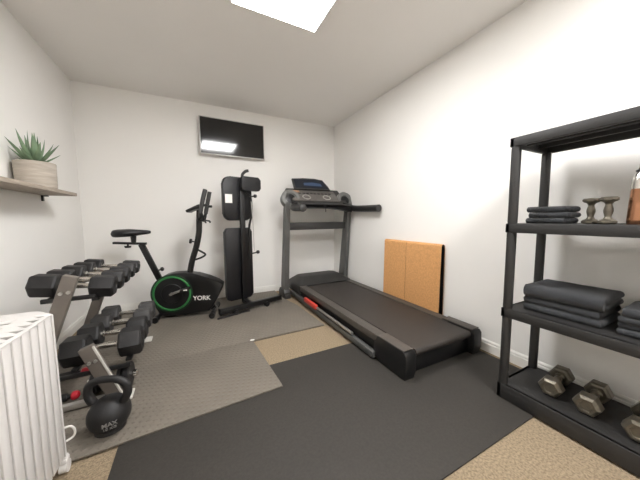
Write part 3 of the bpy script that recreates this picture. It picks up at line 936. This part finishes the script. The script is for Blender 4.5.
pr2 = cork_prof(0.0201, 0, 1.8985, 0.012, 1.9525, 0.012, 1.934, 0.765)
obj('cork_panel', sheet(pr2, 0.003, 1.470, 1.872), M_CORK, t, world=True)
obj('cork_panel', sheet(pr2, 0.003, 1.877, 2.195), M_CORK, t, world=True)

# ================================================================ black shelving unit
SX0, SX1, SY0, SY1 = 1.504, 1.868, -0.16, 0.770
t = thing('shelving_unit', 'black plastic four tier shelving unit against the right wall', 'shelving unit', ((SX0 + SX1) / 2, 0.3, 0.0), 0)
TIERS = ((0.0085, 0.093), (0.474, 0.524), (0.937, 0.986), (1.383, 1.430))
for i, (z0, z1) in enumerate(TIERS):
    b = NB()
    lip = 0.022
    box(b, ((SX0 + SX1) / 2, (SY0 + SY1) / 2, z1 - 0.006), (SX1 - SX0 - 0.01, SY1 - SY0 - 0.01, 0.012))
    for (c, s) in (((SX0 + lip / 2, (SY0 + SY1) / 2, (z0 + z1) / 2), (lip, SY1 - SY0, z1 - z0)), ((SX1 - lip / 2, (SY0 + SY1) / 2, (z0 + z1) / 2), (lip, SY1 - SY0, z1 - z0)),
                   (((SX0 + SX1) / 2, SY0 + lip / 2, (z0 + z1) / 2), (SX1 - SX0, lip, z1 - z0)), (((SX0 + SX1) / 2, SY1 - lip / 2, (z0 + z1) / 2), (SX1 - SX0, lip, z1 - z0))):
        box(b, c, s, bevel=0.004)
    for q in (0.33, 0.66):      # ribs underneath
        box(b, (SX0 + (SX1 - SX0) * q, (SY0 + SY1) / 2, z1 - 0.020), (0.012, SY1 - SY0 - 0.05, 0.026))
    obj('shelf', b, M_SHELF, t, world=True)
for (px, py) in ((SX0 + 0.022, SY1 - 0.022), (SX1 - 0.024, SY1 - 0.022), (SX0 + 0.030, SY0 + 0.032), (SX1 - 0.030, SY0 + 0.032)):
    for (za, zb) in ((0.09, 0.476), (0.522, 0.939), (0.984, 1.385)):
        b = NB()
        lathe(b, [(0.0205, za), (0.022, za + 0.01), (0.022, zb - 0.01), (0.0205, zb)], 20, Matrix.Translation((px, py, 0)))
        obj('post', b, M_SHELF, t, world=True)

# ---------------- folded towels
def towel(label, c, sx, sy, h, seed, group, rz=0.0, layers=2, sag=0.0):
    """folded towel: soft stacked layers joined along the fold; base centre at c"""
    t_ = NB()
    rnd = random.Random(seed)
    hl = h / layers
    for L_ in range(layers):
        nx_, ny_ = 16, 20
        ox, oy = rnd.uniform(-0.003, 0.003), rnd.uniform(-0.003, 0.003)
        ax, ay = sx / 2 - rnd.uniform(0, 0.004), sy / 2 - rnd.uniform(0, 0.004)
        rad = hl * 0.5
        grid_t, grid_b = [], []
        for i in range(nx_ + 1):
            rt_, rb_ = [], []
            for j in range(ny_ + 1):
                # cosine spacing gathers rows at the rims for a round edge
                u = -math.cos(PI * i / nx_); v = -math.cos(PI * j / ny_)
                x = ax * u; y = ay * v
                # rounded corners in plan
                cu = 0.018
                dx_, dy_ = max(0, abs(x) - (ax - cu)), max(0, abs(y) - (ay - cu))
                dd = math.hypot(dx_, dy_)
                if dx_ > 0 and dy_ > 0 and dd > cu:
                    x = math.copysign(ax - cu + dx_ * cu / dd, x); y = math.copysign(ay - cu + dy_ * cu / dd, y)
                ex = min(ax - abs(x), ay - abs(y))
                if dx_ > 0 and dy_ > 0: ex = max(0, cu - min(dd, cu))
                e = min(1, max(0, ex) / rad)
                hh = rad * math.sqrt(max(0, 1 - (1 - e) ** 2))
                nz = noise.noise(Vector((x * 22 + seed * 3.1, y * 22, L_ * 5.0))) * 0.0022 * e
                zc = hl * (L_ + 0.5) + sag * (1 - (x / ax) ** 2) * 0.0
                rt_.append(t_.verts.new((x + ox, y + oy, zc + hh * 0.98 + (nz if L_ == layers - 1 else 0))))
                rb_.append(t_.verts.new((x + ox, y + oy, zc - hh * 0.98)))
            grid_t.append(rt_); grid_b.append(rb_)
        for i in range(nx_):
            for j in range(ny_):
                t_.faces.new((grid_t[i][j], grid_t[i + 1][j], grid_t[i + 1][j + 1], grid_t[i][j + 1]))
                t_.faces.new((grid_b[i][j], grid_b[i][j + 1], grid_b[i + 1][j + 1], grid_b[i + 1][j]))
    bmesh.ops.remove_doubles(t_, verts=t_.verts[:], dist=0.0004)
    # the fold: a roll along one long side that closes the layers
    rows = []
    for k in range(9):
        a = PI / 2 + PI * k / 8
        rows.append([t_.verts.new((-sx / 2 + 0.012 + 0.50 * h * math.cos(a) * 0.9, -sy / 2 + 0.010 + (sy - 0.02) * j / 10, h / 2 + (h / 2 - 0.001) * math.sin(a))) for j in range(11)])
    for a_, b_ in zip(rows, rows[1:]):
        for j in range(10): t_.faces.new((a_[j], a_[j + 1], b_[j + 1], b_[j]))
    for j_ in (0, 10):
        t_.faces.new([r_[j_] for r_ in rows])
    o = obj('folded_towel', t_, M_TOWEL, None, smooth=70)
    o.location = Vector(c)
    o.rotation_euler = (0, 0, rz)
    return tag(o, label, 'towel', group)

Z3, Z2 = 0.5243, 0.9863
g = 'towels stacked on the lower towel shelf'
towel('thick charcoal towel on top of the large folded stack', (1.712, 0.553, Z3 + 0.0735), 0.255, 0.314, 0.064, 1, g, R(1), 2)
towel('charcoal towel in the middle of the large folded stack', (1.707, 0.556, Z3 + 0.0372), 0.245, 0.305, 0.0362, 2, g, R(-1), 1)
towel('charcoal towel at the bottom of the large folded stack', (1.705, 0.553, Z3), 0.245, 0.310, 0.0370, 3, g, 0, 1)
g2 = 'towels in the stack beside the large one'
zz = Z3
for k, (hh, lab) in enumerate(((0.026, 'charcoal towel at the bottom of the stack cut by the frame edge'), (0.026, 'charcoal towel second from the bottom of the stack at the frame edge'), (0.026, 'charcoal towel second from the top of the stack at the frame edge'), (0.034, 'charcoal towel on top of the stack cut by the frame edge'))):
    towel(lab, (1.690 + 0.006 * (k % 2), 0.262 - 0.006 * (k % 2), zz), 0.225, 0.215, hh, 11 + k, g2, R((1, -2, 1, 2)[k]), 1 if k < 3 else 2)
    zz += hh + 0.0002
g3 = 'small towels on the upper towel shelf'
zz = Z2
for k, (hh, lab) in enumerate(((0.028, 'small dark towel at the bottom of the stack beside the upright dumbbells'), (0.028, 'small dark towel in the middle of the stack beside the upright dumbbells'), (0.031, 'small dark towel on top of the stack beside the upright dumbbells'))):
    towel(lab, (1.695 + 0.004 * k, 0.648 - 0.006 * (k % 2), zz), 0.165, 0.176, hh, 21 + k, g3, R((0, 3, -2)[k]), 1)
    zz += hh + 0.0002

# ---------------- upright dumbbells and bottle
def upright_db(label, loc, sc):
    t = thing('hand_weight', label, 'dumbbell', loc, R(10), 'pewter hand weights standing on end')
    rr = 0.0315
    for z0, flip in ((0.0, 1), (0.117, -1)):
        b = NB()
        pf = [(0, 0), (rr - 0.006, 0), (rr, 0.005), (rr, 0.013), (rr - 0.008, 0.019), (0.014, 0.021), (0, 0.021)]
        lathe(b, [(r_, z0 + flip * z_) for r_, z_ in pf], 8, Matrix.Identity(4), PI / 8)
        obj('head', b, M_BRONZE, t, smooth=20)
    b = NB()
    lathe(b, [(0.021, 0.019), (0.015, 0.023), (0.011, 0.030), (0.0105, 0.034), (0.0145, 0.050), (0.0155, 0.0585), (0.0145, 0.067), (0.0105, 0.083), (0.011, 0.087), (0.015, 0.094), (0.021, 0.098)], 20)
    obj('handle', b, M_BRONZE, t)
    return t
upright_db('pewter hand weight standing on end next to the small towels', (1.660, 0.492, Z2), 1)
upright_db('pewter hand weight standing on end nearer the copper bottle', (1.605, 0.422, Z2), 1)

t = thing('water_bottle', 'copper water bottle with a chrome cap on the upper shelf', 'bottle', (1.628, 0.344, Z2), 0)
b = NB(); lathe(b, [(0, 0), (0.027, 0), (0.030, 0.004), (0.0305, 0.02), (0.0265, 0.138), (0.025, 0.144), (0, 0.144)], 32); obj('body', b, M_COPPER, t)
b = NB(); lathe(b, [(0.0255, 0.144), (0.026, 0.150), (0.025, 0.164), (0.0255, 0.172), (0.024, 0.184), (0.018, 0.202), (0.012, 0.214), (0, 0.216)], 32); obj('collar', b, M_CHROME, t)
b = NB(); lathe(b, [(0, 0.214), (0.017, 0.214), (0.017, 0.219), (0.011, 0.222), (0.008, 0.230), (0.008, 0.244), (0.006, 0.247), (0, 0.247)], 20); obj('cap', b, M_BLK, t)

# ---------------- bottom shelf dumbbells
g = 'pewter hex dumbbells on the bottom shelf'
ZB = 0.0933
hex_dumbbell(0.240, 0.088, 'pewter hex dumbbell on the bottom shelf, closest to the corner post', (1.722, 0.588, ZB), R(6), g, M_BRONZE, M_BRONZE, hl=0.070, hr=0.017, cham=0.28)
hex_dumbbell(0.240, 0.088, 'pewter hex dumbbell in the middle of the bottom shelf', (1.716, 0.446, ZB), R(4), g, M_BRONZE, M_BRONZE, hl=0.070, hr=0.017, cham=0.28)
hex_dumbbell(0.240, 0.088, 'pewter hex dumbbell on the bottom shelf, cut off by the frame', (1.700, 0.285, ZB), R(4), g, M_BRONZE, M_BRONZE, hl=0.070, hr=0.017, cham=0.28)
